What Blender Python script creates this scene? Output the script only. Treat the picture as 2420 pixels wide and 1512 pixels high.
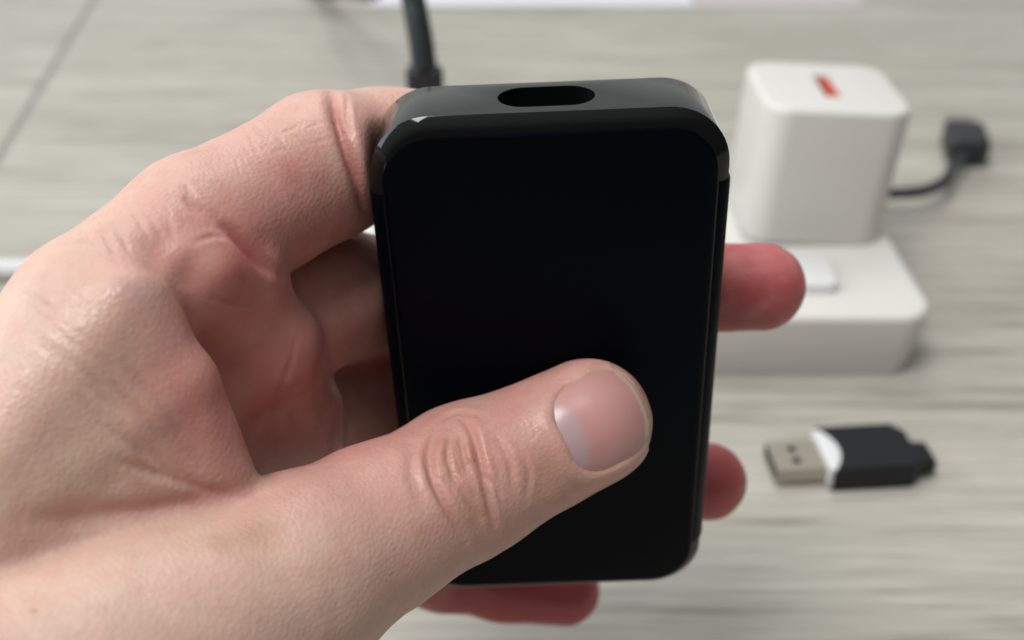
import bpy, bmesh, math, random
import numpy as np
from mathutils import Vector, Matrix
from mathutils.bvhtree import BVHTree

for o in list(bpy.data.objects):
    bpy.data.objects.remove(o)
scene = bpy.context.scene
random.seed(4)
rng = np.random.default_rng(4)

# ------------------------------------------------------------------ camera
F_PX, CX, CY = 2500.0, 1209.6, 756.0          # focal length and centre in a 2419 x 1512 view
PITCH = math.radians(33.7)
CAM_H = 196.0                                   # millimetres above the desk
SP, CP = math.sin(PITCH), math.cos(PITCH)
cam_data = bpy.data.cameras.new("camera")
cam = bpy.data.objects.new("camera", cam_data)
scene.collection.objects.link(cam)
cam.location = (0, 0, CAM_H / 1000)
cam.rotation_euler = (math.radians(90) - PITCH, 0, 0)
cam_data.sensor_width = 36.0
cam_data.lens = 36.0 * F_PX / 2419.2
cam_data.clip_start = 0.005
cam_data.clip_end = 20
cam_data.dof.use_dof = True
cam_data.dof.focus_distance = 0.138
cam_data.dof.aperture_fstop = 15
scene.camera = cam

# ------------------------------------------------------------------ room light
world = bpy.data.worlds.new("World")
scene.world = world
world.use_nodes = True
wn = world.node_tree
bg = wn.nodes["Background"]
# a plain room: pale ceiling and far wall, dim on the side where the photographer stands
w_tc = wn.nodes.new('ShaderNodeTexCoord')
w_dot = wn.nodes.new('ShaderNodeVectorMath'); w_dot.operation = 'DOT_PRODUCT'
w_dot.inputs[1].default_value = (-0.48, 0.50, 0.55)
w_cr = wn.nodes.new('ShaderNodeValToRGB')
wn.links.new(w_tc.outputs['Generated'], w_dot.inputs[0])
w_mr = wn.nodes.new('ShaderNodeMapRange'); w_mr.inputs[1].default_value = -1; w_mr.inputs[2].default_value = 1
wn.links.new(w_dot.outputs['Value'], w_mr.inputs[0]); wn.links.new(w_mr.outputs[0], w_cr.inputs[0])
w_cr.color_ramp.elements[0].position = 0.35; w_cr.color_ramp.elements[0].color = (0.070, 0.066, 0.062, 1)
w_cr.color_ramp.elements[1].position = 0.88; w_cr.color_ramp.elements[1].color = (0.56, 0.58, 0.57, 1)
wn.links.new(w_cr.outputs[0], bg.inputs[0])
bg.inputs[1].default_value = 1.0

def area(name, loc, target, sx, sy, power, col):
    l = bpy.data.lights.new(name, 'AREA')
    l.shape = 'RECTANGLE'; l.size = sx; l.size_y = sy; l.energy = power; l.color = col
    o = bpy.data.objects.new(name, l)
    scene.collection.objects.link(o)
    o.location = loc
    d = Vector(target) - Vector(loc)
    o.rotation_euler = d.to_track_quat('-Z', 'Y').to_euler()
    return o
area("ceiling_panel_light", (-0.40, -0.20, 1.4), (-0.18, -0.02, 0.0), 0.50, 0.60, 15.0, (1.0, 0.975, 0.945))
area("ceiling_panel_light_far", (-0.12, 0.95, 1.5), (-0.12, 0.95, 0), 0.62, 0.60, 6.0, (1.0, 0.975, 0.945))
area("window_light", (-1.25, 0.15, 0.70), (0, 0.15, 0.08), 0.9, 0.8, 9.5, (0.80, 0.94, 0.97))

scene.render.engine = 'CYCLES'
scene.view_settings.view_transform = 'Standard'
scene.view_settings.look = 'None'
scene.view_settings.exposure = 0.0
scene.view_settings.gamma = 1.0
scene.view_settings.use_curve_mapping = False
scene.render.resolution_x, scene.render.resolution_y = 1024, 640

# ------------------------------------------------------------------ helpers
R3 = np.array([[1, 0, 0], [0, -SP, CP], [0, -CP, -SP]])   # camera axes (right, down, forward) to world
def c2w(p):                                     # camera millimetres -> world metres
    p = np.asarray(p, float)
    return (p @ R3.T + np.array([0, 0, CAM_H])) / 1000.0
def w2c(p):
    return (np.asarray(p, float) * 1000.0 - np.array([0, 0, CAM_H])) @ R3
def K(x, y, d):                                 # view point and depth -> camera millimetres
    return np.array([(x - CX) / F_PX * d, (y - CY) / F_PX * d, d], float)
def G(x, y, h=0.0):                             # view point -> world metres at height h mm
    r = np.array([(x - CX) / F_PX, (y - CY) / F_PX, 1.0]) @ R3.T
    t = (h - CAM_H) / r[2]
    return (np.array([0, 0, CAM_H]) + r * t) / 1000.0

def fix_normals(o):
    bm = bmesh.new(); bm.from_mesh(o.data)
    bmesh.ops.recalc_face_normals(bm, faces=bm.faces)
    bm.to_mesh(o.data); bm.free()
def mesh_obj(name, verts, faces, mat=None, parent=None, smooth=True):
    me = bpy.data.meshes.new(name)
    me.from_pydata([tuple(map(float, v)) for v in verts], [], [tuple(map(int, f)) for f in faces])
    me.update()
    if smooth:
        me.polygons.foreach_set('use_smooth', [True] * len(me.polygons))
    o = bpy.data.objects.new(name, me)
    scene.collection.objects.link(o)
    if mat: me.materials.append(mat)
    if parent: o.parent = parent
    return o
def empty(name, loc=(0, 0, 0), rz=0.0):
    o = bpy.data.objects.new(name, None)
    o.empty_display_size = 0.01
    scene.collection.objects.link(o)
    o.location = loc; o.rotation_euler = (0, 0, rz)
    return o
def tag(o, label=None, cat=None, group=None, kind=None):
    if label: o['label'] = label
    if cat: o['category'] = cat
    if group: o['group'] = group
    if kind: o['kind'] = kind
    return o
def rrect(w, d, r, n=8):                        # rounded rectangle outline, counter-clockwise
    r = max(1e-6, min(r, w / 2 - 1e-6, d / 2 - 1e-6))
    pts = []
    for cx, cy, a0 in ((w/2-r, d/2-r, 0), (-w/2+r, d/2-r, 90), (-w/2+r, -d/2+r, 180), (w/2-r, -d/2+r, 270)):
        for i in range(n + 1):
            a = math.radians(a0 + 90 * i / n)
            pts.append((cx + r * math.cos(a), cy + r * math.sin(a)))
    return pts
def loft(rings):                                # rings of equal count of 3-D points, capped at both ends
    n = len(rings[0]); V = [p for r in rings for p in r]; Fc = []
    for k in range(len(rings) - 1):
        for i in range(n):
            j = (i + 1) % n
            Fc.append((k*n+i, k*n+j, (k+1)*n+j, (k+1)*n+i))
    Fc.append(tuple(reversed(range(n))))
    Fc.append(tuple(range((len(rings)-1)*n, len(rings)*n)))
    return V, Fc
def rbox(w, d, rad, prof, n=8):                 # prof: list of (z, inset); a rounded box standing on z = 0
    rings = []
    for z, ins in prof:
        rings.append([(x, y, z) for x, y in rrect(w - 2*ins, d - 2*ins, max(rad - ins, 0.0002), n)])
    return loft(rings)
def fillet(h, f, bottom=0.0, taper=0.0, n=5):   # profile with a filleted top edge of radius f
    p = []
    if bottom: p += [(0, taper + bottom), (bottom*0.3, taper + bottom*0.3), (bottom, taper)]
    else: p += [(0, taper)]
    for i in range(n + 1):
        a = math.radians(90 * i / n)
        z = h - f + f * math.sin(a)
        p.append((z, f - f * math.cos(a)))
    return p
def tube(path, radii, n=14, caps=True):
    P = [Vector(p) for p in path]
    rings = []; up = Vector((0, 0, 1)); prev = None
    for i, p in enumerate(P):
        t = (P[min(i+1, len(P)-1)] - P[max(i-1, 0)]).normalized()
        if prev is None:
            a = t.cross(up)
            if a.length < 1e-3: a = t.cross(Vector((1, 0, 0)))
            a.normalize()
        else:
            a = (prev - t * prev.dot(t)).normalized()
        prev = a; b = t.cross(a)
        r = radii[i] if hasattr(radii, '__len__') else radii
        rings.append([tuple(p + (a * math.cos(2*math.pi*k/n) + b * math.sin(2*math.pi*k/n)) * r) for k in range(n)])
    return loft(rings)
def spline(pts, m=12):                          # Catmull-Rom through the points
    P = [np.array(p, float) for p in pts]; P = [2*P[0]-P[1]] + P + [2*P[-1]-P[-2]]
    out = []
    for i in range(1, len(P) - 2):
        for k in range(m):
            t = k / m
            out.append(0.5*((2*P[i]) + (-P[i-1]+P[i+1])*t + (2*P[i-1]-5*P[i]+4*P[i+1]-P[i+2])*t*t + (-P[i-1]+3*P[i]-3*P[i+1]+P[i+2])*t**3))
    out.append(P[-2])
    return out

# ------------------------------------------------------------------ materials
def new_mat(name):
    m = bpy.data.materials.new(name); m.use_nodes = True
    nt = m.node_tree; b = nt.nodes["Principled BSDF"]
    return m, nt, b
def N(nt, typ, **kw):
    n = nt.nodes.new(typ)
    for k, v in kw.items():
        if k == 'inp':
            for i, val in v.items(): n.inputs[i].default_value = val
        else: setattr(n, k, v)
    return n
def simple(name, col, rough=0.4, metal=0.0, bump=0.0, bscale=900, spec=0.5, sss=0.0, var=0.0):
    m, nt, b = new_mat(name)
    b.inputs['Base Color'].default_value = (*col, 1)
    b.inputs['Roughness'].default_value = rough
    b.inputs['Metallic'].default_value = metal
    b.inputs['Specular IOR Level'].default_value = spec
    tc = N(nt, 'ShaderNodeTexCoord')
    if bump:
        no = N(nt, 'ShaderNodeTexNoise', inp={'Scale': bscale, 'Detail': 4})
        bp = N(nt, 'ShaderNodeBump', inp={'Strength': bump, 'Distance': 0.0003})
        nt.links.new(tc.outputs['Object'], no.inputs['Vector'])
        nt.links.new(no.outputs['Fac'], bp.inputs['Height'])
        nt.links.new(bp.outputs[0], b.inputs['Normal'])
    if var:
        n2 = N(nt, 'ShaderNodeTexNoise', inp={'Scale': 120, 'Detail': 5})
        mr = N(nt, 'ShaderNodeMapRange', inp={3: max(rough - var, 0.02), 4: rough + var})
        nt.links.new(tc.outputs['Object'], n2.inputs['Vector'])
        nt.links.new(n2.outputs['Fac'], mr.inputs[0])
        nt.links.new(mr.outputs[0], b.inputs['Roughness'])
    if sss:
        b.inputs['Subsurface Weight'].default_value = sss
        b.inputs['Subsurface Radius'].default_value = (1, 1, 1)
        b.inputs['Subsurface Scale'].default_value = 0.001
    return m

M_white = simple("white_plastic", (0.70, 0.675, 0.648), 0.38, bump=0.04)
M_gloss_white = simple("glossy_white_plastic", (0.70, 0.70, 0.71), 0.25)
M_black = simple("black_rubber", (0.020, 0.025, 0.029), 0.45, bump=0.05)
M_case = simple("black_case_plastic", (0.009, 0.010, 0.012), 0.5, bump=0.04, spec=0.3)
M_plug = simple("black_plug_plastic", (0.018, 0.019, 0.024), 0.42, bump=0.05)
M_matte = simple("matte_black_plastic", (0.0008, 0.0020, 0.0040), 0.40, bump=0.05, bscale=5000, spec=0.06, var=0.05)
M_glossy = simple("glossy_black_plastic", (0.005, 0.0055, 0.006), 0.07, spec=0.42, var=0.03)
M_dark = simple("dark_port_interior", (0.004, 0.004, 0.005), 0.6)
M_steel = simple("usb_steel", (0.46, 0.42, 0.36), 0.36, metal=0.75, bump=0.05)
M_orange = simple("orange_port_tongue", (0.50, 0.060, 0.022), 0.4)
M_paper = simple("white_paper", (0.76, 0.75, 0.80), 0.7)
M_dimpaper = simple("dimmed_paper", (0.55, 0.50, 0.50), 0.7)  # white paper with the dimming of its right end put into the colour

def desk_mat():
    m, nt, b = new_mat("pale_wood_laminate")
    L = nt.links
    tc = N(nt, 'ShaderNodeTexCoord')
    def streak(sx, sy, det, dist=0.0, rough=0.55):
        mp = N(nt, 'ShaderNodeMapping'); mp.inputs['Scale'].default_value = (sx, sy, 1)
        L.new(tc.outputs['Object'], mp.inputs['Vector'])
        no = N(nt, 'ShaderNodeTexNoise', inp={'Scale': 1.0, 'Detail': det, 'Roughness': rough, 'Distortion': dist})
        L.new(mp.outputs[0], no.inputs['Vector'])
        return no.outputs['Fac']
    wide = streak(4.0, 48, 4)
    mid = streak(11, 260, 5, 0.25, 0.62)
    fine = streak(38, 800, 3)
    def math_(op, a, bv):
        n = N(nt, 'ShaderNodeMath', operation=op)
        for i, v in enumerate((a, bv)):
            if isinstance(v, (int, float)): n.inputs[i].default_value = v
            else: L.new(v, n.inputs[i])
        return n.outputs[0]
    s = math_('ADD', math_('MULTIPLY', wide, 0.30), math_('ADD', math_('MULTIPLY', mid, 0.42), math_('MULTIPLY', fine, 0.28)))
    cr = N(nt, 'ShaderNodeValToRGB')
    e = cr.color_ramp.elements
    e[0].position = 0.405; e[0].color = (0.265, 0.244, 0.214, 1)
    e[1].position = 0.58; e[1].color = (0.530, 0.500, 0.453, 1)
    k = e.new(0.46); k.color = (0.382, 0.358, 0.317, 1)
    k = e.new(0.54); k.color = (0.453, 0.427, 0.383, 1)
    L.new(s, cr.inputs[0]); L.new(cr.outputs[0], b.inputs['Base Color'])
    b.inputs['Roughness'].default_value = 0.5
    b.inputs['Specular IOR Level'].default_value = 0.35
    bp = N(nt, 'ShaderNodeBump', inp={'Strength': 0.15, 'Distance': 0.0003})
    L.new(fine, bp.inputs['Height']); L.new(bp.outputs[0], b.inputs['Normal'])
    return m
M_desk = desk_mat()

# ------------------------------------------------------------------ desk: two panels butted along a slanting seam
desk = tag(empty('desk', (0, 0.5, 0)), kind='structure')
s0, s1 = G(210, 20), G(0, 370)
sd = (s0 - s1)[:2]; sd = sd / np.linalg.norm(sd)
def seam_x(y): return s1[0] + sd[0] / sd[1] * (y - s1[1])
def panel(xl0, xl1, xr0, xr1, y0, y1, shift):
    t = 0.0012
    top = [(xl0 + t, y0, -t), (xr0 - t, y0, -t), (xr1 - t, y1, -t), (xl1 + t, y1, -t)]
    def ins(z, d): return [(xl0 + d, y0 + d, z), (xr0 - d, y0 + d, z), (xr1 - d, y1 - d, z), (xl1 + d, y1 - d, z)]
    rings = [ins(-0.025, 0), ins(-0.0012, 0), ins(-0.0003, 0.0003), ins(0, 0.0012)]
    V, Fc = loft(rings)
    o = mesh_obj('desk_panel', [(v[0], v[1] - 0.5, v[2]) for v in V], Fc, M_desk, desk, smooth=False)
    return o
Y0, Y1 = -0.25, 1.45
panel(seam_x(Y0) + 0.0016, seam_x(Y1) + 0.0016, 0.95, 0.95, Y0, Y1, 0)
p2 = panel(-0.95, -0.95, seam_x(Y0) - 0.0016, seam_x(Y1) - 0.0016, Y0, Y1, 1)
fl = [(seam_x(Y0) - 0.004, Y0 - 0.498), (seam_x(Y0) + 0.004, Y0 - 0.498), (seam_x(Y1) + 0.004, Y1 - 0.502), (seam_x(Y1) - 0.004, Y1 - 0.502)]
V, Fc = loft([[(x, y, z) for x, y in fl] for z in (-0.0035, -0.0009)])
mesh_obj('seam_filler', V, Fc, simple('seam_filler', (0.30, 0.285, 0.255), 0.7), desk, smooth=False)
m2 = M_desk.copy(); m2.name = 'pale_wood_laminate_second'
for nd in m2.node_tree.nodes:
    if nd.type == 'MAPPING': nd.inputs['Location'].default_value = (3.1, 7.7 + 1.3, 0)
p2.data.materials[0] = m2

# ------------------------------------------------------------------ power strip with charger, cords and plugs
SX0, SX1, SY0, SY1, SH = -0.064, 0.1262, 0.2600, 0.3440, 0.0235
strip = tag(empty('power_strip', ((SX0+SX1)/2, (SY0+SY1)/2, 0)),
            'long white power strip with a rocker switch lying on the wood desk', 'power strip')
V, Fc = rbox(SX1-SX0, SY1-SY0, 0.010, fillet(SH, 0.0022, 0.0012, 0.0028), 8)
mesh_obj('body', V, Fc, M_white, strip)
bx = G(1868, 640, 26)
V, Fc = rbox(0.027, 0.019, 0.004, fillet(0.0042, 0.0012), 6)
sw = mesh_obj('rocker_switch', [(v[0] + bx[0] - (SX0+SX1)/2, v[1] + bx[1] - (SY0+SY1)/2, v[2] + SH - 0.0010) for v in V], Fc, M_gloss_white, strip)

def charger(name, w, d, h, loc, rad, label):
    t = tag(empty(name, loc), label, 'charger')
    V, Fc = rbox(w, d, rad, fillet(h, 0.0018, 0.0006), 10)
    body = mesh_obj('body', V, Fc, M_white, t)
    return t, body
ch, chb = charger('wall_charger', 0.0462, 0.043, 0.0462, (0.0990, 0.3238, SH + 0.0006), 0.0088,
                  'white block charger with an orange port standing on the power strip')
ch.rotation_euler[1] = math.radians(2.4)
cut = mesh_obj('port_cut', *rbox(0.0052, 0.0185, 0.0006, [(0, 0), (0.012, 0)], 2))
# the port is a real recess: subtract the box from the body, then drop the cutter
for v in cut.data.vertices: v.co.z += 0.0462 - 0.009
cut.parent = ch
fix_normals(cut); fix_normals(chb)
md = chb.modifiers.new('port', 'BOOLEAN'); md.operation = 'DIFFERENCE'; md.object = cut; md.solver = 'EXACT'
bpy.context.view_layer.update()
dg = bpy.context.evaluated_depsgraph_get()
me = bpy.data.meshes.new_from_object(chb.evaluated_get(dg))
chb.modifiers.clear(); chb.data = me
bpy.data.objects.remove(cut)
V, Fc = rbox(0.0034, 0.0160, 0.0004, [(0, 0), (0.0082, 0)], 2)
mesh_obj('port_tongue', [(v[0] + 0.0010, v[1], v[2] + 0.0374) for v in V], Fc, M_orange, ch, smooth=False)

ch2, _ = charger('cube_charger', 0.036, 0.029, 0.0400, (-0.027, 0.308, SH + 0.0002), 0.007,
                 'small white charger block behind the black device, feeding the upright black cable')

# upright black cable, plugged into the cube charger and arching away over the desk
cb = tag(empty('charging_cable', (-0.0265, 0.308, SH + 0.0402)),
         'black charging cable standing upright from its plug and arching away', 'cable')
def local(pts, t): return [tuple(np.array(p) - np.array(t.location)) for p in pts]
pz = SH + 0.0402
V, Fc = rbox(0.0112, 0.0066, 0.0024, [(0.0001, 0.0)] + [(z, i) for z, i in fillet(0.0185, 0.0012, 0, 0)[1:]], 6)
mesh_obj('plug', V, Fc, M_plug, cb)
tp = np.array([-0.0265, 0.308, pz + 0.0182])
path = spline([tp, tp + (-0.0008, 0.002, 0.008), tp + (-0.0025, 0.006, 0.017), tp + (-0.005, 0.014, 0.029), tp + (-0.009, 0.05, 0.052),
               (-0.043, 0.395, 0.112), (-0.053, 0.442, 0.080), (-0.062, 0.481, 0.0540), (-0.089, 0.562, 0.0310), (-0.114, 0.635, 0.0095), (-0.155, 0.72, 0.0027), (-0.21, 0.84, 0.0027), (-0.30, 0.98, 0.0027)], 10)
nn = len(path)
rad = [0.0039 - 0.0003 * min(1, i / 30) for i in range(nn)]
V, Fc = tube(local(path, cb), rad)
mesh_obj('cord', V, Fc, M_black, cb)

# white mains cord of the strip, running left along the desk
y0 = G(20, 636, 4)[1]
wc = tag(empty('mains_cord', (SX0, 0.30, 0.0)), 'white mains cord running along the desk from the power strip', 'cord')
path = spline([(SX0 - 0.006, 0.30, 0.010), (SX0 - 0.02, 0.302, 0.006), (SX0 - 0.05, y0 - 0.003, 0.0039), (-0.16, y0, 0.0037), (-0.22, y0 + 0.001, 0.0037), (-0.34, y0, 0.0037), (-0.6, y0 - 0.05, 0.0037)], 10)
V, Fc = tube(local(path, wc), 0.0036)
mesh_obj('cord', V, Fc, M_gloss_white, wc)
V, Fc = tube(local([(SX0 + 0.0035, 0.30, 0.0115), (SX0 - 0.004, 0.30, 0.0105), (SX0 - 0.014, 0.3012, 0.0078)], wc), [0.0056, 0.0052, 0.0042])
mesh_obj('strain_relief', V, Fc, M_gloss_white, wc)

# loose black usb cable behind the strip
lc_base = G(2268, 404, 0)
lc = tag(empty('usb_cable', (lc_base[0], lc_base[1], 0)), 'loose black cable curling from behind the power strip to a fat plug', 'cable')
V, Fc = rbox(0.0168, 0.025, 0.0034, fillet(0.0100, 0.0022, 0.001), 6)
ca, sa = math.cos(-0.22), math.sin(-0.22)
off = np.array([0.006, 0.015, 0.0066])
mesh_obj('plug', [(v[0]*ca - v[1]*sa + off[0], v[0]*sa + v[1]*ca + off[1], v[2] + off[2] - 0.0045) for v in V], Fc, M_plug, lc)
V, Fc = rbox(0.0120, 0.0045, 0.0006, [(0, 0), (0.012, 0)], 2)
mesh_obj('plug_shell', [(v[0]*ca - (v[2]+0.0125)*sa + off[0], v[0]*sa + (v[2]+0.0125)*ca + off[1], v[1] + off[2]) for v in V], Fc, M_steel, lc)
g = lambda x, y, h: tuple(G(x, y, h))
path = spline([tuple(np.array([lc_base[0], lc_base[1], 0]) + off + np.array([-0.0027, -0.011, 0])), g(2252, 395, 8), g(2232, 428, 8.5), g(2190, 449, 8.5), g(2140, 456, 8.2), g(2085, 458, 7.5), g(2000, 462, 5), g(1900, 462, 3), g(1700, 462, 2.2)], 10)
V, Fc = tube(local(path, lc), 0.0023)
mesh_obj('cord', V, Fc, M_black, lc)

# white sheet at the far side of the desk, plus an added dimmer end
def sheet(name, x0, x1, ypx, mat, label, z, depth=0.16):
    a, b_ = G(x0, ypx, z), G(x1, ypx + 2, z)
    w = b_[0] - a[0]
    o = mesh_obj(name, [(sx * w / 2, sy * depth / 2, zz) for zz in (0, 0.0004) for sx, sy in ((-1, -1), (1, -1), (1, 1), (-1, 1))],
                 [(3, 2, 1, 0), (4, 5, 6, 7), (0, 1, 5, 4), (1, 2, 6, 5), (2, 3, 7, 6), (3, 0, 4, 7)], mat, smooth=False)
    o.location = ((a[0] + b_[0]) / 2, a[1] + depth / 2, z / 1000)
    return tag(o, label, 'paper')
sheet('paper_sheet', 872, 1640, 15, M_paper, 'white sheet of paper lying far back on the desk', 0.9)
sheet('paper_dim_end', 1400, 2050, 18, M_dimpaper, 'dim right end of the white sheet of paper, shade put into its colour', 0.2)  # added second sheet; its duller colour imitates light fading along the paper

# ------------------------------------------------------------------ usb stick on the desk
us0, us1 = G(1962, 1164, 0), G(2172, 1152, 0)
ax = math.atan2(us1[1] - us0[1], us1[0] - us0[0])
usb = tag(empty('usb_stick', (us0[0], us0[1], 0), ax), 'black usb stick with white collar and bare metal plug on the desk', 'usb stick')
UL, UW, UT = float(np.linalg.norm(us1 - us0)), 0.0180, 0.0082
def bev_prism(outline, z0, z1, b):               # extruded outline with bevelled rims
    c = np.mean(np.array(outline), axis=0)
    def ins(d):
        P = np.array(outline); n = len(P); out = []
        for i in range(n):
            e1 = P[i] - P[i-1]; e2 = P[(i+1) % n] - P[i]
            n1 = np.array([-e1[1], e1[0]]) / (np.linalg.norm(e1)+1e-12); n2 = np.array([-e2[1], e2[0]]) / (np.linalg.norm(e2)+1e-12)
            nn_ = n1 + n2; nn_ /= (np.linalg.norm(nn_)+1e-12)
            out.append(P[i] + nn_ * d / max(0.4, float(nn_ @ n1)))
        return out
    rings = []
    for z, d in ((z0, b), (z0 + b*0.3, b*0.3), (z0 + b, 0), (z1 - b, 0), (z1 - b*0.3, b*0.3), (z1, b)):
        rings.append([(p[0], p[1], z) for p in ins(d)])
    return loft(rings)
# body: front-left edge is bowed where the white collar shows
bow = [(0.0040 * math.sin(math.pi * t) ** 0.9 + 0.0000, UW * (1 - t)) for t in np.linspace(0, 1, 9)]
outl = bow + [(UL - 0.0022, 0.0), (UL, 0.0018), (UL, UW - 0.0036), (UL - 0.0030, UW)]
V, Fc = bev_prism(outl, 0.0002, UT, 0.0007)
mesh_obj('case', V, Fc, M_case, usb, smooth=False)
V, Fc = bev_prism([(UL - 0.002, 0.0025), (UL + 0.0048, 0.0028), (UL + 0.0048, UW - 0.0070), (UL - 0.002, UW - 0.006)], 0.0018, 0.0066, 0.0005)
mesh_obj('end_tab', V, Fc, M_case, usb, smooth=False)
outl = [(-0.0006, 0.0006), (0.0070, 0.0006), (0.0070, UW - 0.0006), (-0.0006, UW - 0.0006)]
V, Fc = bev_prism(outl, 0.0007, UT - 0.0005, 0.0008)
mesh_obj('collar', V, Fc, M_gloss_white, usb, smooth=False)
SHL = 0.0132
yc = UW / 2
# hollow metal shell of the plug, with two square windows
V, Fc = [], []
hw, ht, th = 0.0060, 0.00225, 0.0003
def addbox(V, Fc, x0, x1, y0, y1, z0, z1):
    b0 = len(V)
    V += [(x, y, z) for z in (z0, z1) for x, y in ((x0, y0), (x1, y0), (x1, y1), (x0, y1))]
    Fc += [tuple(b0 + i for i in f) for f in ((3, 2, 1, 0), (4, 5, 6, 7), (0, 1, 5, 4), (1, 2, 6, 5), (2, 3, 7, 6), (3, 0, 4, 7))]
xa, xb = -0.0012 - SHL, -0.0005
zc = UT / 2 - 0.0002
addbox(V, Fc, xa, xb, yc - hw, yc - hw + th, zc - ht, zc + ht)
addbox(V, Fc, xa, xb, yc + hw - th, yc + hw, zc - ht, zc + ht)
addbox(V, Fc, xa, xb, yc - hw + th, yc + hw - th, zc - ht, zc - ht + th)
zt0, zt1 = zc + ht - th, zc + ht
xs = [xa, xa + 0.0052, xa + 0.0074, xb]
ys = [yc - hw + th, yc - 0.0034, yc - 0.0012, yc + 0.0012, yc + 0.0034, yc + hw - th]
for i in range(3):
    for j in range(5):
        if i == 1 and j in (1, 3): continue
        addbox(V, Fc, xs[i], xs[i+1], ys[j], ys[j+1], zt0, zt1)
mesh_obj('plug_shell', V, Fc, M_steel, usb, smooth=False)
V, Fc = [], []
addbox(V, Fc, xa + 0.0006, xb, yc - hw + 0.0006, yc + hw - 0.0006, zc - ht + 0.0005, zc + 0.0002)
mesh_obj('plug_tongue', V, Fc, M_dark, usb, smooth=False)

# ------------------------------------------------------------------ the black device held upright
DR = np.array([[0.99924723, 0.0366852, -0.01261653], [-0.03772014, 0.84277647, -0.53694042], [-0.00906486, 0.53701212, 0.84352582]])
DT = np.array([6.385, 9.658, 159.775]) + DR[:, 1] * 0.75
DW, DL, DTH = 49.5, 87.0, 14.9                   # width, length, thickness in millimetres
def d2c(p): return np.asarray(p, float) @ DR.T + DT       # device (right, down, back) -> camera
def c2d(p): return (np.asarray(p) - DT) @ DR
dev = tag(empty('handheld_device', c2w(d2c([0, DL/2, DTH/2]))), 'small black handheld device with rounded corners and a slot in its top', 'device')
dev_base = np.array(dev.location)
def dev_part(name, V, Fc, mat, smooth=True):
    W = c2w(d2c(np.array(V))) - dev_base
    return mesh_obj(name, W, Fc, mat, dev, smooth)
def dev_shell(w, l, rad, z_prof, y_off=0.0, n=14):  # lofted along thickness: (back depth, inset)
    rings = []
    for z, ins in z_prof:
        rings.append([(x, y + y_off, z) for x, y in rrect(w - 2*ins, l - 2*ins, max(rad - ins, 0.3), n)])
    V, Fc = loft(rings)
    return V, Fc
def edge_prof(z0, z1, f, n=5):
    p = []
    for i in range(n + 1):
        a = math.radians(90 * i / n); p.append((z0 + f - f * math.sin(a), f - f * math.cos(a)))
    p = p[::-1]
    q = []
    for i in range(n + 1):
        a = math.radians(90 * i / n); q.append((z1 - f + f * math.sin(a), f - f * math.cos(a)))
    return p + q
# glossy core that shows at both ends, a little smaller than the matte sleeve
core_prof = [(0.25, 2.2), (0.40, 1.55), (0.78, 0.85), (1.62, 0.0), (DTH - 2.2, 0.0), (DTH - 0.8, 0.6), (DTH - 0.2, 1.6)]
V, Fc = dev_shell(DW - 1.1, DL, 8.4, core_prof)
core = dev_part('core', V, Fc, M_glossy)
# slot cut into the top
def stadium(w, h, n=12): return rrect(w, h, h/2, n)
SLW, SLD = 13.2, 7.4
slot_c = (-0.1, 7.2)
cutp = [[(x + slot_c[0], yy, z + slot_c[1]) for x, z in stadium(SLW, SLD)] for yy in (-DL/2 - 3, -DL/2 + 9)]
V, Fc = loft(cutp)
cutter = dev_part('slot_cut', V, Fc, M_dark)
fix_normals(core); fix_normals(cutter)
md = core.modifiers.new('slot', 'BOOLEAN'); md.operation = 'DIFFERENCE'; md.object = cutter; md.solver = 'EXACT'
bpy.context.view_layer.update()
dg = bpy.context.evaluated_depsgraph_get()
me = bpy.data.meshes.new_from_object(core.evaluated_get(dg))
core.modifiers.clear(); core.data = me
bpy.data.objects.remove(cutter)
def ring_band(o_w, o_h, i_w, i_h, y0, y1, c, n=12):
    a = [[(x + c[0], y, z + c[1]) for x, z in stadium(o_w, o_h, n)] for y in (y0, y1)]
    b = [[(x + c[0], y, z + c[1]) for x, z in stadium(i_w, i_h, n)] for y in (y0, y1)]
    m = len(a[0]); V = a[0] + a[1] + b[0] + b[1]; Fc = []
    for i in range(m):
        j = (i + 1) % m
        Fc += [(i, j, m+j, m+i), (2*m+j, 2*m+i, 3*m+i, 3*m+j), (i, 2*m+i, 2*m+j, j), (m+j, 3*m+j, 3*m+i, m+i)]
    return V, Fc
V, Fc = ring_band(SLW - 0.1, SLD - 0.1, SLW - 0.9, SLD - 0.9, -DL/2 + 2.8, -DL/2 + 8, slot_c)
dev_part('slot_collar', V, Fc, M_dark)
V, Fc = loft([[(x + slot_c[0], yy, z + slot_c[1]) for x, z in stadium(6.6, 0.9, 6)] for yy in (-DL/2 + 5.5, -DL/2 + 8.8)])
dev_part('slot_tongue', V, Fc, M_dark)
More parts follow.
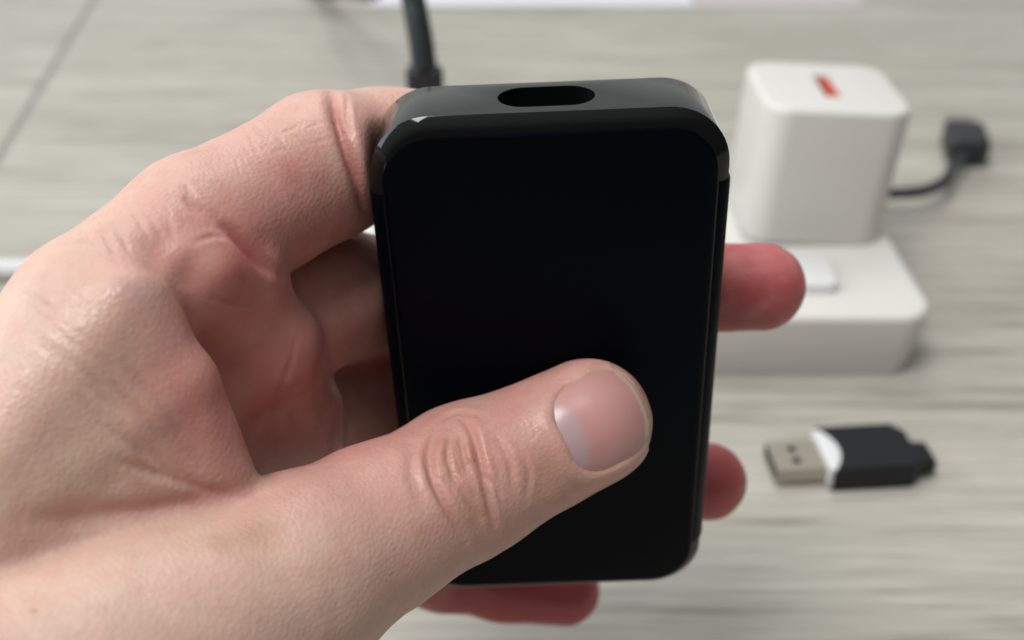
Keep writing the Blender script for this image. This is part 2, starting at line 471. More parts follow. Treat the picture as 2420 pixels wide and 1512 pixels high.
# matte front plate and matte side sleeve, with a fine joint between them
plate_prof = [(0.0, 0.9), (0.12, 0.35), (0.45, 0.0), (1.3, 0.0)]
V, Fc = dev_shell(DW - 4.3, DL - 3.6, 6.9, plate_prof, 0.3)
dev_part('front_plate', V, Fc, M_matte)
def sleeve(y_top, y_bot):
    hw = DW / 2; f = 2.1
    prof = []
    # open strip wrapped round the left, back and right, starting at the plate joint
    edge = DW / 2 - 1.85
    pts = [(-edge, 0.35), (-hw + 1.3, 0.62), (-hw + 0.5, 1.35), (-hw + 0.12, 2.3), (-hw, 3.4), (-hw, DTH - 3.2), (-hw + 0.7, DTH - 1.1), (-hw + 2.6, DTH)]
    pts = pts + [(-x, z) for x, z in pts[::-1]]
    inner = [(x * (1 - 0.9 / abs(x)), z + (0.7 if z < 2 else (-0.7 if z > DTH - 2 else 0))) for x, z in pts]
    rings = []
    for y, g_ in ((y_top, 0.25), (y_top + 0.35, 0.0), (y_bot - 0.35, 0.0), (y_bot, 0.25)):
        ring = [(x * (1 - g_ / abs(x)), y, z) for x, z in pts] + [(x, y, z) for x, z in inner[::-1]]
        rings.append(ring)
    n = len(rings[0]); V = [p for r in rings for p in r]; Fc = []
    for k in range(len(rings) - 1):
        for i in range(n):
            j = (i + 1) % n
            Fc.append((k*n+i, k*n+j, (k+1)*n+j, (k+1)*n+i))
    m = len(pts)
    for base in (0, (len(rings) - 1) * n):
        for i in range(m - 1):
            q = (base + i, base + i + 1, base + n - 2 - i, base + n - 1 - i)
            Fc.append(q if base else q[::-1])
    return V, Fc
V, Fc = sleeve(-DL/2 + 10.5, DL/2 - 10.0)
dev_part('side_sleeve', V, Fc, M_matte)

# ------------------------------------------------------------------ the hand
def smin(a, b, k):
    h = np.maximum(k - np.abs(a - b), 0) / k
    return np.minimum(a, b) - h * h * k * 0.25
def smax(a, b, k): return -smin(-a, -b, k)
def rcone(p, a, b, r1, r2):
    ba = b - a; l2 = float(ba @ ba); rr = r1 - r2; a2 = l2 - rr * rr; il2 = 1.0 / l2
    pa = p - a; y = pa @ ba; z = y - l2
    xv = pa * l2 - y[:, None] * ba
    x2 = np.einsum('ij,ij->i', xv, xv); y2 = y * y * l2; z2 = z * z * l2
    k = np.sign(rr) * rr * rr * x2
    out = (np.sqrt(np.maximum(x2 * a2 * il2, 0)) + y * rr) * il2 - r1
    c1 = np.sign(z) * a2 * z2 > k
    c2 = np.sign(y) * a2 * y2 < k
    out = np.where(c2, np.sqrt(np.maximum(x2 + y2, 0)) * il2 - r1, out)
    out = np.where(c1, np.sqrt(np.maximum(x2 + z2, 0)) * il2 - r2, out)
    return out
def ball(p, c, r): return np.linalg.norm(p - c, axis=1) - r
def ellip(p, c, axes, rad):                     # axes: 3x3 rows, rad: 3 radii
    q = (p - c) @ np.array(axes).T / np.array(rad)
    k0 = np.linalg.norm(q, axis=1); k1 = np.linalg.norm(q / np.array(rad), axis=1)
    return k0 * (k0 - 1) / np.maximum(k1, 1e-6)
def tri(p, a, b, c, r):
    ba, cb, ac = b - a, c - b, a - c
    nor = np.cross(ba, ac)
    pa, pb, pc = p - a, p - b, p - c
    s = np.sign(pa @ np.cross(ba, nor)) + np.sign(pb @ np.cross(cb, nor)) + np.sign(pc @ np.cross(ac, nor))
    def seg(q, e):
        t = np.clip(q @ e / (e @ e), 0, 1); w = e[None] * t[:, None] - q
        return np.einsum('ij,ij->i', w, w)
    d = np.minimum(np.minimum(seg(pa, ba), seg(pb, cb)), seg(pc, ac))
    return np.sqrt(np.where(s < 2, d, (pa @ nor) ** 2 / (nor @ nor))) - r
def chain(p, pts, rads, k=2.0):
    d = None
    for i in range(len(pts) - 1):
        s = rcone(p, pts[i], pts[i+1], rads[i], rads[i+1])
        d = s if d is None else smin(d, s, k)
    return d

J = dict(
    i_mcp=K(220, 748, 128), i_a=K(475, 558, 140), i_pip=K(765, 394, 155), i_b=K(900, 352, 163.0), i_dip=K(1160, 345, 165.0), i_tip=K(1420, 420, 167),
    m_mcp=K(475, 850, 148), m_a=K(790, 698, 166), m_pip=K(1000, 692, 181.0), m_dip=K(1450, 688, 179.5), m_tip=K(1798, 677, 178.0),
    r_mcp=K(545, 1020, 164), r_a=K(850, 938, 185), r_pip=K(1020, 990, 193), r_dip=K(1400, 1110, 198), r_tip=K(1672, 1137, 199),
    p_mcp=K(610, 1190, 178), p_a=K(860, 1290, 199), p_pip=K(1050, 1345, 208), p_dip=K(1190, 1378, 212), p_tip=K(1334, 1394, 213.5),
    t_tip=K(1388, 1000, 153.0), t_ip=K(1095, 1138, 150.5), t_m=K(900, 1245, 144), t_mcp=K(690, 1362, 135), t_cmc=np.array([-58.0, 46.0, 106.0]),
    wr=np.array([-90.0, 68.0, 106.0]), wu=np.array([-84.0, 78.0, 128.0]), fa=np.array([-150.0, 120.0, 40.0]))
WEB = (K(308, 728, 122.5), K(540, 1195, 131), K(-230, 1400, 114)); WEB_M = K(416, 905, 125.5)

def hand_sdf(p):
    p = p.astype(np.float64)
    j = J
    # palm
    d = rcone(p, j['m_mcp'], j['wr'], 11.0, 15)
    d = smin(d, rcone(p, j['r_mcp'], j['wu'], 11, 15), 6)
    d = smin(d, rcone(p, j['p_mcp'], j['wu'], 10.5, 15), 6)
    d = smin(d, tri(p, j['m_mcp'], j['p_mcp'], j['wu'], 9.5), 5)
    # pads below the finger roots
    pi_, pm_, pr_, pp_, pq_ = K(506, 664, 132.5), K(624, 826, 147), K(676, 985, 161), K(700, 1170, 175), K(455, 1010, 149)
    pa_, pb_ = K(446, 648, 133.0), K(566, 640, 138.5)
    cup = smin(smin(tri(p, pa_, pb_, pm_, 6.0), tri(p, pa_, pm_, pq_, 6.4), 3), tri(p, pm_, pr_, pq_, 7.6), 3)
    cup = smin(cup, tri(p, pr_, pp_, pq_, 8.4), 3)
    d = smin(d, cup, 3)
    # thumb, forearm and the web of skin between thumb and index
    r_ = smin(rcone(p, j['i_mcp'], j['wr'], 9.7, 15), rcone(p, j['wr'], j['fa'], 19, 27), 12)
    r_ = smin(r_, rcone(p, j['wu'], j['fa'], 17, 27), 12)
    r_ = smin(r_, rcone(p, j['t_cmc'], j['wr'], 17, 18), 10)
    web = smin(tri(p, WEB[0], WEB_M, WEB[2], 4.6), tri(p, WEB_M, WEB[1], WEB[2], 4.6), 1.5)
    r_ = smin(r_, web, 5)
    th = chain(p, [j['t_tip'], j['t_ip'], j['t_m'], j['t_mcp'], j['t_cmc']], [9.35, 10.2, 10.7, 12.4, 17], 4)
    r_ = smin(r_, th, 1.8)
    d = smin(d, r_, 1.5)
    # fingers blend with the palm but not with each other
    fi = chain(p, [j['i_mcp'], j['i_a'], j['i_pip'], j['i_b'], j['i_dip'], j['i_tip']], [9.7, 10.4, 10.5, 8.9, 8.2, 7.3], 2.5)
    fm = chain(p, [j['m_mcp'], j['m_a'], j['m_pip'], j['m_dip'], j['m_tip']], [11.5, 10.0, 9.3, 8.3, 7.35], 2.5)
    fr = chain(p, [j['r_mcp'], j['r_a'], j['r_pip'], j['r_dip'], j['r_tip']], [11, 9.6, 9.0, 8.0, 7.2], 2.5)
    fp = chain(p, [j['p_mcp'], j['p_a'], j['p_pip'], j['p_dip'], j['p_tip']], [10.5, 8.4, 7.8, 7.3, 7.0], 2.5)
    out = None
    for f, k_ in ((fi, 1.4), (fm, 1.4), (fr, 1.4), (fp, 3.0)):
        s = smin(d, f, k_)
        out = s if out is None else np.minimum(out, s)
    # flesh flattens where it presses against the device
    q = c2d(p)
    e = np.abs(q - np.array([0, 0, DTH/2])) - (np.array([DW/2, DL/2, DTH/2]) - 5.0)
    box = np.linalg.norm(np.maximum(e, 0), axis=1) + np.minimum(e.max(axis=1), 0) - 5.0
    return smax(out, -(box - 0.15), 1.2)

def surface_nets(lo, hi, h):
    dims = np.ceil((hi - lo) / h).astype(int) + 1
    c = 5                                        # coarse step in cells
    cd = (dims + c - 1) // c + 1
    gx, gy, gz = np.meshgrid(*[np.arange(n) for n in cd], indexing='ij')
    P = lo + np.stack([gx, gy, gz], -1).reshape(-1, 3) * (h * c)
    C = hand_sdf(P).reshape(cd)
    full = cd * c
    Fv = np.repeat(np.repeat(np.repeat(C.astype(np.float32), c, 0), c, 1), c, 2)
    # refine blocks near the surface
    near = np.abs(C) < h * c * 2.0
    idx = np.argwhere(near)
    o = np.arange(c); ox, oy, oz = np.meshgrid(o, o, o, indexing='ij')
    offs = np.stack([ox, oy, oz], -1).reshape(-1, 3)
    for s in range(0, len(idx), 4000):
        ii = (idx[s:s+4000, None, :] * c + offs[None]).reshape(-1, 3)
        Fv[ii[:, 0], ii[:, 1], ii[:, 2]] = hand_sdf(lo + ii * h)
    ins = Fv < 0
    a, b, cc = [n - 1 for n in Fv.shape]
    cnt = np.zeros((a, b, cc), np.int8)
    for dx in (0, 1):
        for dy in (0, 1):
            for dz in (0, 1):
                cnt += ins[dx:a+dx, dy:b+dy, dz:cc+dz]
    act = (cnt > 0) & (cnt < 8)
    cells = np.argwhere(act)
    vid = -np.ones(act.shape, np.int64); vid[act] = np.arange(len(cells))
    acc = np.zeros((len(cells), 3)); num = np.zeros(len(cells))
    corners = [(x, y, z) for x in (0, 1) for y in (0, 1) for z in (0, 1)]
    val = {k: Fv[cells[:, 0]+k[0], cells[:, 1]+k[1], cells[:, 2]+k[2]] for k in corners}
    for k in corners:
        for ax_ in range(3):
            if k[ax_] == 0:
                k2 = list(k); k2[ax_] = 1; k2 = tuple(k2)
                v0, v1 = val[k], val[k2]
                cr = (v0 < 0) != (v1 < 0)
                t = np.where(cr, v0 / np.where(cr, v0 - v1, 1), 0)
                pt = np.array(k, float)[None].repeat(len(cells), 0); pt[:, ax_] += t
                acc[cr] += pt[cr]; num[cr] += 1
    V = lo + (cells + acc / num[:, None]) * h
    faces = []
    for ax_ in range(3):
        u, w = (ax_ + 1) % 3, (ax_ + 2) % 3
        sl0 = [slice(1, -1)] * 3; sl1 = [slice(1, -1)] * 3
        sl0[ax_] = slice(0, -1); sl1[ax_] = slice(1, None)
        s0_, s1_ = ins[tuple(sl0)], ins[tuple(sl1)]
        e = np.argwhere(s0_ != s1_)
        flip = s0_[e[:, 0], e[:, 1], e[:, 2]]
        st = np.ones(3, int); st[ax_] = 0
        e = e + st
        def at_(du, dw):
            q = e.copy(); q[:, u] -= du; q[:, w] -= dw
            return vid[q[:, 0], q[:, 1], q[:, 2]]
        Q = np.stack([at_(1, 1), at_(0, 1), at_(0, 0), at_(1, 0)], 1)
        Q[~flip] = Q[~flip][:, ::-1]
        faces.append(Q)
    Fq = np.concatenate(faces)
    return V, Fq[(Fq >= 0).all(1)]

lo = np.array([-178.0, -48.0, 12.0]); hi = np.array([60.0, 150.0, 228.0])
HV, HF = surface_nets(lo, hi, 0.7)
def quad_normals(V, Q):
    n = np.cross(V[Q[:, 2]] - V[Q[:, 0]], V[Q[:, 3]] - V[Q[:, 1]])
    out = np.stack([np.bincount(Q.ravel(), np.repeat(n[:, i], 4), len(V)) for i in range(3)], 1)
    return out / np.maximum(np.linalg.norm(out, axis=1, keepdims=True), 1e-12)
for _ in range(2):
    HV = HV - quad_normals(HV, HF) * hand_sdf(HV)[:, None] * 0.8

# smooth subdivision of the visible part gives room for creases
hand_me = bpy.data.meshes.new('hand')
hand_me.from_pydata([], [], [])
hand_me.vertices.add(len(HV)); hand_me.vertices.foreach_set('co', HV.astype(np.float32).ravel())
hand_me.loops.add(HF.size); hand_me.loops.foreach_set('vertex_index', HF.astype(np.int32).ravel())
hand_me.polygons.add(len(HF)); hand_me.polygons.foreach_set('loop_start', np.arange(0, HF.size, 4, dtype=np.int32))
hand_me.update(calc_edges=True); hand_me.validate()
tmp = bpy.data.objects.new('hand_tmp', hand_me); scene.collection.objects.link(tmp)
ss = tmp.modifiers.new('sub', 'SUBSURF'); ss.levels = 1; ss.render_levels = 1
bpy.context.view_layer.update()
dg = bpy.context.evaluated_depsgraph_get()
hm = bpy.data.meshes.new_from_object(tmp.evaluated_get(dg))
bpy.data.objects.remove(tmp)
nv = len(hm.vertices)
co = np.empty(nv * 3, np.float32); hm.vertices.foreach_get('co', co); co = co.reshape(-1, 3).astype(np.float64)
lv = np.empty(len(hm.loops), np.int32); hm.loops.foreach_get('vertex_index', lv)
nor = quad_normals(co, lv.reshape(-1, 4))
base_co = co.copy()
bvh = BVHTree.FromPolygons([tuple(v) for v in HV], [tuple(map(int, f)) for f in HF])
def hit(x, y):
    d_ = Vector(((x - CX) / F_PX, (y - CY) / F_PX, 1.0)).normalized()
    r = bvh.ray_cast(Vector((0, 0, 0)), d_)
    return None if r[0] is None else np.array(r[0])
def facing(): return -np.einsum('ij,ij->i', nor, co / np.linalg.norm(co, axis=1, keepdims=True))
disp = np.zeros(nv)
def near_ids(P, rad):
    lo_, hi_ = P.min(0) - rad, P.max(0) + rad
    return np.nonzero(((base_co > lo_) & (base_co < hi_)).all(1))[0]
def poly_dist(ids, P):
    q = base_co[ids]; best = np.full(len(ids), 1e9); tt = np.zeros(len(ids))
    n = len(P) - 1
    for i in range(n):
        a, b = P[i], P[i+1]; ab = b - a; l2 = float(ab @ ab) + 1e-9
        t = np.clip((q - a) @ ab / l2, 0, 1)
        d_ = np.linalg.norm(q - a - t[:, None] * ab, axis=1)
        m = d_ < best
        best[m] = d_[m]; tt[m] = (i + t[m]) / n
    return best, tt
def on_skin(pts, m=6):
    out = []
    for q in spline([(x, y) for x, y in pts], m):
        h_ = hit(q[0], q[1])
        if h_ is not None and (not out or np.linalg.norm(h_ - out[-1]) < 12): out.append(h_)
    return np.array(out)
def crease(pts, width, depth, taper=True, rim=0.35):
    P = on_skin(pts)
    if len(P) < 2: return
    ids = near_ids(P, width * 4)
    d_, t = poly_dist(ids, P)
    amp = np.sin(np.pi * np.clip(t, 0.02, 0.98)) ** 0.6 if taper else 1.0
    g_ = np.exp(-(d_ / width) ** 2) - rim * np.exp(-((d_ - 2.0 * width) / (1.1 * width)) ** 2)
    disp[ids] -= depth * amp * g_
def bulge(x, y, rad, h_):
    c = hit(x, y)
    if c is None: return
    ids = near_ids(np.array([c]), rad * 3)
    d_ = np.linalg.norm(base_co[ids] - c, axis=1)
    disp[ids] += h_ * np.exp(-(d_ / rad) ** 2)
#CREASES
# index finger: flexion crease at the middle joint, root crease
crease([(783, 212), (797, 270), (822, 350), (848, 430), (868, 505)], 1.0, 1.5, rim=0.12)
crease([(818, 225), (822, 275), (836, 330)], 0.45, 0.4, rim=0.1)
crease([(425, 462), (470, 492), (522, 525)], 0.8, 0.45, rim=0.12)

crease([(396, 556), (372, 588), (360, 625), (368, 660)], 1.8, 0.4, rim=0.02)
# thumb joint folds
crease([(1035, 1012), (1012, 1072), (1022, 1132), (1058, 1205), (1105, 1280)], 0.62, 0.62)
crease([(1092, 980), (1118, 1030), (1136, 1100), (1152, 1175), (1172, 1262)], 0.55, 0.66)
crease([(1062, 1030), (1056, 1075), (1068, 1125), (1092, 1170)], 0.36, 0.30)
crease([(1088, 1020), (1092, 1065), (1104, 1115)], 0.34, 0.26)
crease([(1168, 1030), (1202, 1085), (1212, 1160)], 0.45, 0.26)
crease([(1222, 1050), (1248, 1110), (1242, 1190)], 0.45, 0.18)
crease([(1036, 1000), (1078, 973), (1135, 982)], 0.5, 0.30)
crease([(985, 1050), (972, 1115), (1000, 1200)], 0.8, 0.24)
crease([(1085, 1150), (1105, 1190), (1140, 1228)], 0.40, 0.36)
crease([(1140, 1120), (1170, 1150), (1185, 1200)], 0.35, 0.22)
crease([(1040, 1130), (1072, 1165), (1100, 1215)], 0.35, 0.16)
bulge(1050, 1060, 1.4, 0.38); bulge(1105, 1075, 1.2, 0.34); bulge(1095, 1145, 1.4, 0.34); bulge(1062, 1110, 1.1, 0.22); bulge(1150, 1010, 1.6, 0.2)
# fold between thumb and web, fanning wrinkles of the web
crease([(60, 1228), (200, 1218), (340, 1206), (480, 1182), (600, 1166)], 1.4, 0.9, rim=0.1)
crease([(270, 1085), (370, 1118), (450, 1146), (545, 1170)], 0.6, 0.5, rim=0.2)
crease([(240, 1000), (320, 1055), (410, 1112), (500, 1150)], 0.6, 0.28, rim=0.3)
crease([(200, 880), (290, 945), (380, 1025), (470, 1100)], 0.55, 0.22, rim=0.3)
crease([(300, 860), (360, 935), (430, 1020), (500, 1095)], 0.5, 0.26, rim=0.3)
wr_ = np.random.default_rng(11)
for k in range(26):
    t_ = k / 25
    x0_, y0_ = 60 + 330 * t_ + wr_.uniform(-30, 30), 700 + 420 * t_ + wr_.uniform(-60, 40)
    a_ = math.radians(wr_.uniform(32, 52)); l_ = wr_.uniform(45, 100)
    crease([(x0_ - l_*math.cos(a_), y0_ - l_*math.sin(a_)), (x0_ + wr_.uniform(-6, 6), y0_ + wr_.uniform(-6, 6)), (x0_ + l_*math.cos(a_), y0_ + l_*math.sin(a_))], wr_.uniform(0.3, 0.45), wr_.uniform(0.05, 0.12), rim=0.45)
for k in range(18):
    t_ = k / 17
    x0_, y0_ = 200 + 270 * t_ + wr_.uniform(-12, 12), 590 - 130 * t_ + wr_.uniform(-30, 30)
    a_ = math.radians(wr_.uniform(52, 78)); l_ = wr_.uniform(25, 60)
    crease([(x0_ - l_*math.cos(a_), y0_ - l_*math.sin(a_)), (x0_ + wr_.uniform(-5, 5), y0_), (x0_ + l_*math.cos(a_), y0_ + l_*math.sin(a_))], wr_.uniform(0.28, 0.4), wr_.uniform(0.05, 0.12), rim=0.45)
for k in range(16):
    x0_, y0_ = 560 + 14 * k + wr_.uniform(-8, 8), 380 - 6 * k + wr_.uniform(-50, 40)
    a_ = math.radians(wr_.choice([-20, 62]) + wr_.uniform(-10, 10)); l_ = wr_.uniform(18, 42)
    crease([(x0_ - l_*math.cos(a_), y0_ - l_*math.sin(a_)), (x0_, y0_ + wr_.uniform(-4, 4)), (x0_ + l_*math.cos(a_), y0_ + l_*math.sin(a_))], wr_.uniform(0.25, 0.35), wr_.uniform(0.03, 0.07), rim=0.4)
# palm lines
crease([(500, 700), (545, 715), (600, 722)], 0.35, 0.2)
crease([(455, 575), (500, 560), (540, 565)], 0.35, 0.18)
bulge(540, 640, 3.0, 0.5); bulge(500, 760, 3.5, 0.5); bulge(425, 600, 2.0, 0.3)
crease([(622, 1000), (655, 940), (690, 850), (700, 790)], 0.5, 0.12, rim=0.1)
crease([(505, 528), (540, 545), (572, 578), (612, 622), (664, 654)], 0.8, 0.8, rim=0.25)
crease([(452, 590), (446, 640), (436, 690)], 1.6, 0.3, rim=0.05)

# broad unevenness of flesh
def lumps(p, s, seed):
    r = np.random.default_rng(seed); v = np.zeros(len(p))
    for _ in range(10):
        k = r.normal(size=3); k /= np.linalg.norm(k); k *= 2 * np.pi / (s * r.uniform(0.7, 1.6))
        v += np.sin(p @ k + r.uniform(0, 6.28))
    return v / 10
disp += 0.28 * lumps(base_co, 14, 1) + 0.10 * lumps(base_co, 5, 2)

# thumb nail: frame on the last joint of the thumb
ta = J['t_tip'] - J['t_ip']; ta /= np.linalg.norm(ta)
view = -J['t_tip'] / np.linalg.norm(J['t_tip'])
NAIL_C = hit(1430, 998)
dn = view - ta * (view @ ta); dn /= np.linalg.norm(dn)
NAIL_TILT = math.radians(8)
tb = np.cross(ta, dn)
dn2 = dn * math.cos(NAIL_TILT) + tb * math.sin(NAIL_TILT)
tb = np.cross(ta, dn2); tb /= np.linalg.norm(tb)
dn = dn2
def nail_uv(p):                                  # along the thumb, across it
    q = p - NAIL_C
    return q @ ta, q @ tb, q @ dn
NLEN0, NLEN1, NWID = -6.5, 6.6, 6.8
def nail_half(u):                                # half width along the nail
    t = (u - NLEN0) / (NLEN1 - NLEN0)
    return NWID * np.clip(1 - np.abs(2*t - 1.02) ** 3.2 * 0.55, 0, 1)
u_, v_, w_ = nail_uv(base_co)
ids = np.nonzero((np.abs(u_) < 12) & (np.abs(v_) < 12) & (w_ > -7) & (w_ < 6))[0]
uu, vv = u_[ids], v_[ids]
sx_ = np.maximum(np.abs(vv) - NWID, 0); 
# signed distance to a rounded outline
cu, hu = (NLEN0 + NLEN1) / 2, (NLEN1 - NLEN0) / 2
rr_ = 4.6
qx = np.abs(uu - cu) - (hu - rr_); qy = np.abs(vv) - (NWID - rr_)
sdn = np.hypot(np.maximum(qx, 0), np.maximum(qy, 0)) + np.minimum(np.maximum(qx, qy), 0) - rr_
disp[ids] += np.where(sdn < 0, -0.55 * np.clip(-sdn / 0.7, 0, 1), 0) + 0.30 * np.exp(-((sdn - 1.0) / 1.0) ** 2) * np.where(uu > NLEN1 - 1.5, 0.2, 1.0)
disp[ids] *= np.where((sdn < 0), np.clip(1 + 0 * sdn, 0, 1), 1)

co = base_co + nor * disp[:, None]
# keep the pressed skin out of the device
q = c2d(co)

# colour fields painted on the skin: redness, pallor/yellow, brown marks, bump strength
red = np.zeros(nv); brown = np.zeros(nv); blue = np.zeros(nv); rough_b = np.ones(nv)
def blob(field, c, rad, amt):
    if c is None: return
    ids_ = near_ids(np.array([c]), rad * 2.6)
    field[ids_] += amt * np.exp(-(np.linalg.norm(base_co[ids_] - c, axis=1) / rad) ** 2)
for nm in ('m_tip', 'r_tip', 'p_tip'): blob(red, J[nm], 26, 1.0)
for nm in ('m_dip', 'r_dip', 'p_dip', 'r_pip', 'p_pip', 'm_pip', 'p_a'): blob(red, J[nm], 13, 0.5)
blob(red, J['m_a'], 13, 0.12); blob(red, J['r_a'], 13, 0.7)
for c in ((578, 810), (640, 985), (450, 680), (700, 900), (700, 1050)): blob(red, hit(*c), 17, 0.15)
for c, a_ in (((690, 400), 0.10), ((780, 440), 0.12), ((640, 520), 0.1), ((760, 560), 0.15), ((870, 300), 0.12), ((900, 400), 0.2)): blob(red, hit(*c), 6, a_)
for c, a_ in (((500, 1000), 0.12), ((560, 1100), 0.14), ((420, 900), 0.2), ((450, 1020), 0.2)): blob(red, hit(*c), 6, a_)
for c, a_ in (((1180, 1000), 0.10), ((1060, 1080), 0.12), ((1250, 900), 0.1)): blob(red, hit(*c), 5, a_)
blob(red, hit(500, 650), 9, 0.2); blob(red, hit(600, 700), 9, 0.15); blob(red, J['t_ip'], 24, 0.34); blob(red, J['t_tip'], 16, 0.2); blob(red, J['i_pip'], 22, 0.28); blob(red, J['i_a'], 14, 0.12)
blob(red, hit(700, 365), 1.6, 0.14); blob(red, hit(680, 410), 2.2, 0.14)
blob(brown, hit(590, 1265), 2.6, 0.4); blob(brown, hit(640, 1240), 2.2, 0.3); blob(brown, hit(520, 1285), 2.0, 0.3)
blob(brown, hit(80, 1444), 0.3, 0.7); blob(brown, hit(1075, 1085), 2.6, 0.45); blob(brown, hit(1290, 1090), 2.5, 0.35); blob(brown, hit(1120, 1210), 2.5, 0.4)
blob(blue, hit(325, 690), 1.5, 0.38); blob(blue, hit(285, 682), 1.5, 0.2); blob(blue, hit(362, 680), 1.5, 0.2)
for c in ((578, 810), (640, 985), (700, 900), (500, 700)): blob(rough_b, hit(*c), 10, -0.45)
for nm in ('m_a', 'r_a', 'm_tip', 'r_tip', 'p_tip'): blob(rough_b, J[nm], 14, -0.6)
deep = np.clip(-disp, 0, 1)
red += 0.35 * np.clip(deep - 0.15, 0, 1)
red = np.clip(red * (1 + 0.22 * lumps(base_co, 6, 7) + 0.15 * lumps(base_co, 2.5, 8)) + 0.07 * lumps(base_co, 9, 5), 0, 1); brown = np.clip(brown, 0, 1); blue = np.clip(blue, 0, 1); rough_b = np.clip(rough_b, 0.15, 1.2)

hand_base = c2w(J['wr'])
W = c2w(co) - hand_base
hm.vertices.foreach_set('co', W.astype(np.float32).ravel())
hm.name = 'hand'
for nm, arr in (('redness', red), ('brownness', brown), ('blueness', blue), ('coarseness', rough_b)):
    at = hm.attributes.new(nm, 'FLOAT', 'POINT'); at.data.foreach_set('value', arr.astype(np.float32))
hm.polygons.foreach_set('use_smooth', [True] * len(hm.polygons))
hm.update()

def skin_mat():
    m, nt, b = new_mat("skin")
    L = nt.links
    tc = N(nt, 'ShaderNodeTexCoord')
    def attr(nm):
        a = N(nt, 'ShaderNodeAttribute'); a.attribute_name = nm; return a.outputs['Fac']
    def mix(fac, a, bcol):
        x = N(nt, 'ShaderNodeMix', data_type='RGBA')
        if isinstance(fac, float): x.inputs['Factor'].default_value = fac
        else: L.new(fac, x.inputs['Factor'])
        for s, v in (('A', a), ('B', bcol)):
            sock = [i for i in x.inputs if i.name == s and i.type == 'RGBA'][0]
            if isinstance(v, tuple): sock.default_value = (*v, 1)
            else: L.new(v, sock)
        return [o for o in x.outputs if o.type == 'RGBA'][0]
    def noise(scale, det=4, rough=0.5):
        n = N(nt, 'ShaderNodeTexNoise', inp={'Scale': scale, 'Detail': det, 'Roughness': rough})
        L.new(tc.outputs['Object'], n.inputs['Vector']); return n.outputs['Fac']
    def rng_(v, a, b2, c, d_):
        n = N(nt, 'ShaderNodeMapRange', inp={1: a, 2: b2, 3: c, 4: d_}); L.new(v, n.inputs[0]); return n.outputs[0]
    col = mix(rng_(noise(90, 5, 0.6), 0.35, 0.65, 0.0, 1.0), (0.665, 0.485, 0.395), (0.69, 0.47, 0.395))
    col = mix(rng_(noise(420, 4, 0.6), 0.42, 0.70, 0.0, 0.35), col, (0.58, 0.33, 0.27))
    col = mix(attr('redness'), col, (0.49, 0.115, 0.122))
    col = mix(attr('brownness'), col, (0.38, 0.20, 0.12))
    col = mix(attr('blueness'), col, (0.33, 0.24, 0.25))
    L.new(col, b.inputs['Base Color'])
    b.inputs['Subsurface Weight'].default_value = 0.35
    b.inputs['Subsurface Radius'].default_value = (1.0, 0.36, 0.2)
    b.inputs['Subsurface Scale'].default_value = 0.0012
    b.inputs['IOR'].default_value = 1.4
    b.inputs['Specular IOR Level'].default_value = 0.5
    L.new(rng_(noise(700, 3), 0.3, 0.7, 0.28, 0.50), b.inputs['Roughness'])
    # skin relief: small polygonal cells, finer pores and soft grain
    dist = N(nt, 'ShaderNodeTexNoise', inp={'Scale': 500, 'Detail': 2})
    L.new(tc.outputs['Object'], dist.inputs['Vector'])
    add = N(nt, 'ShaderNodeVectorMath', operation='MULTIPLY_ADD'); add.inputs[1].default_value = (0.0006,) * 3
    L.new(dist.outputs['Color'], add.inputs[0]); L.new(tc.outputs['Object'], add.inputs[2])
    vo = N(nt, 'ShaderNodeTexVoronoi', feature='F1', inp={'Scale': 1650})
    L.new(add.outputs[0], vo.inputs['Vector'])
    cells = rng_(vo.outputs['Distance'], 0.15, 0.75, 1.0, 0.0)
    n1 = noise(1800, 4, 0.6)
    ma = N(nt, 'ShaderNodeMath', operation='MULTIPLY_ADD'); ma.inputs[1].default_value = 0.3
    L.new(n1, ma.inputs[0]); L.new(cells, ma.inputs[2])
    st = N(nt, 'ShaderNodeMath', operation='MULTIPLY'); st.inputs[1].default_value = 0.19
    L.new(attr('coarseness'), st.inputs[0])
    bp = N(nt, 'ShaderNodeBump', inp={'Distance': 0.00022})
    L.new(st.outputs[0], bp.inputs['Strength']); L.new(ma.outputs[0], bp.inputs['Height'])
    L.new(bp.outputs[0], b.inputs['Normal'])
    return m
M_skin = skin_mat()
hm.materials.clear(); hm.materials.append(M_skin)
hand = bpy.data.objects.new('hand', hm)
scene.collection.objects.link(hand)
hand.location = hand_base
tag(hand, 'bare left hand gripping the black device with its thumb across the front', 'hand')

def nail_mat():
    m, nt, b = new_mat("fingernail")
    L = nt.links
    def attr(nm):
        a = N(nt, 'ShaderNodeAttribute'); a.attribute_name = nm; return a.outputs['Fac']
    def mix(fac, a, bcol):
        x = N(nt, 'ShaderNodeMix', data_type='RGBA'); L.new(fac, x.inputs['Factor'])
        for s, v in (('A', a), ('B', bcol)):
            sock = [i for i in x.inputs if i.name == s and i.type == 'RGBA'][0]
            if isinstance(v, tuple): sock.default_value = (*v, 1)
            else: L.new(v, sock)
        return [o for o in x.outputs if o.type == 'RGBA'][0]
    col = mix(attr('lunula'), (0.58, 0.30, 0.285), (0.50, 0.35, 0.355))
    col = mix(attr('free_edge'), col, (0.66, 0.50, 0.36))
    L.new(col, b.inputs['Base Color'])
    b.inputs['Roughness'].default_value = 0.28
    b.inputs['Subsurface Weight'].default_value = 0.3
    b.inputs['Subsurface Radius'].default_value = (1, 0.4, 0.3)
    b.inputs['Subsurface Scale'].default_value = 0.0015
    return m
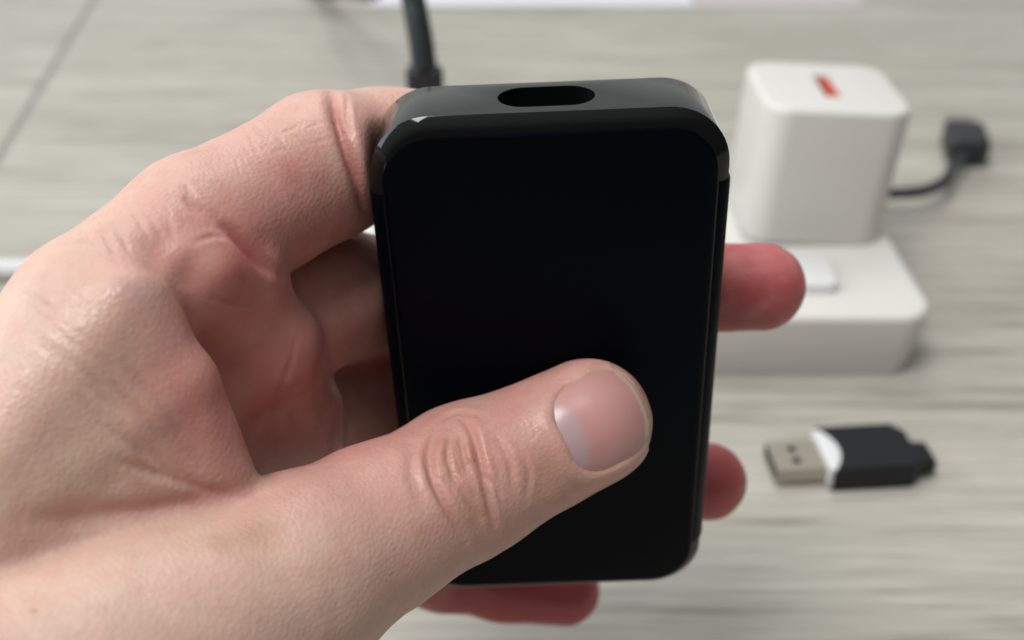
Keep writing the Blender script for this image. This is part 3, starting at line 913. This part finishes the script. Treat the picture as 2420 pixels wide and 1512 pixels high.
# nail plate: a grid dropped on to the bare finger surface
bare = BVHTree.FromPolygons([tuple(v) for v in HV], [tuple(map(int, f)) for f in HF])
nu, nvv = 44, 44
top, lun, fre = [], [], []
for a in range(nu + 1):
    for b_ in range(nvv + 1):
        # square to rounded outline
        s, t = 2 * a / nu - 1, 2 * b_ / nvv - 1
        ex = 2.9
        m_ = max(abs(s), abs(t)); l_ = (abs(s)**ex + abs(t)**ex) ** (1/ex)
        f_ = m_ / l_ if l_ > 1e-9 else 1
        uu, vv = cu + hu * s * f_, NWID * t * f_
        o_ = NAIL_C + ta * uu + tb * vv + dn * 14
        r = bare.ray_cast(Vector(o_), Vector(-dn))
        h_ = np.array(r[0]) if r[0] is not None else np.array(bare.find_nearest(Vector(NAIL_C + ta * uu + tb * vv - dn * 2))[0])
        e = max(0.0, 1 - m_)
        lift = 0.18 * min(1, e / 0.12) - 0.30 + (0.34 if s > 0.7 else 0) * (s - 0.7) / 0.3 * (1 if abs(t) < 0.8 else max(0, (1 - abs(t)) / 0.2))
        top.append(h_ + dn * lift)
        lr = math.hypot((s + 1.05) / 0.62, (t) / 0.92)
        lun.append(min(1, max(0, (1.0 - lr) / 0.22)))
        rr2 = (abs(s)**2.6 + abs(t * 0.55)**2.6) ** (1/2.6)
        fre.append(min(1, max(0, (s - 0.88 + 0.0 * rr2) / 0.05)) if s > 0 else 0)
top = np.array(top)
# even out the drape
Gd = top.reshape(nu + 1, nvv + 1, 3)
for _ in range(10):
    S = Gd.copy(); S[1:-1, 1:-1] = (Gd[2:, 1:-1] + Gd[:-2, 1:-1] + Gd[1:-1, 2:] + Gd[1:-1, :-2]) / 4; Gd = S
top = Gd.reshape(-1, 3)
bot = top - dn * 0.45
Vn = np.concatenate([top, bot]); n1 = (nu + 1) * (nvv + 1)
Fn = []
ix = lambda a, b_: a * (nvv + 1) + b_
for a in range(nu):
    for b_ in range(nvv):
        q4 = (ix(a, b_), ix(a+1, b_), ix(a+1, b_+1), ix(a, b_+1))
        Fn.append(q4); Fn.append(tuple(n1 + k for k in q4[::-1]))
rim_ = [ix(a, 0) for a in range(nu)] + [ix(nu, b_) for b_ in range(nvv)] + [ix(a, nvv) for a in range(nu, 0, -1)] + [ix(0, b_) for b_ in range(nvv, 0, -1)]
for k in range(len(rim_)):
    a, b_ = rim_[k], rim_[(k+1) % len(rim_)]
    Fn.append((b_, a, n1 + a, n1 + b_))
nail = mesh_obj('thumbnail', c2w(Vn) - hand_base, Fn, nail_mat(), hand)
for nm, arr in (('lunula', lun), ('free_edge', fre)):
    at = nail.data.attributes.new(nm, 'FLOAT', 'POINT'); at.data.foreach_set('value', np.array(list(arr) * 2, np.float32))
bm = bmesh.new(); bm.from_mesh(nail.data); bmesh.ops.recalc_face_normals(bm, faces=bm.faces); bm.to_mesh(nail.data); bm.free()

# outward normals on every built mesh
for o in scene.objects:
    if o.type == 'MESH' and o.name not in ('hand', 'thumbnail'):
        bm = bmesh.new(); bm.from_mesh(o.data)
        bmesh.ops.recalc_face_normals(bm, faces=bm.faces)
        bm.to_mesh(o.data); bm.free()
        if o.data.polygons and o.data.polygons[0].use_smooth:
            try: o.data.set_sharp_from_angle(angle=math.radians(38))
            except Exception: pass
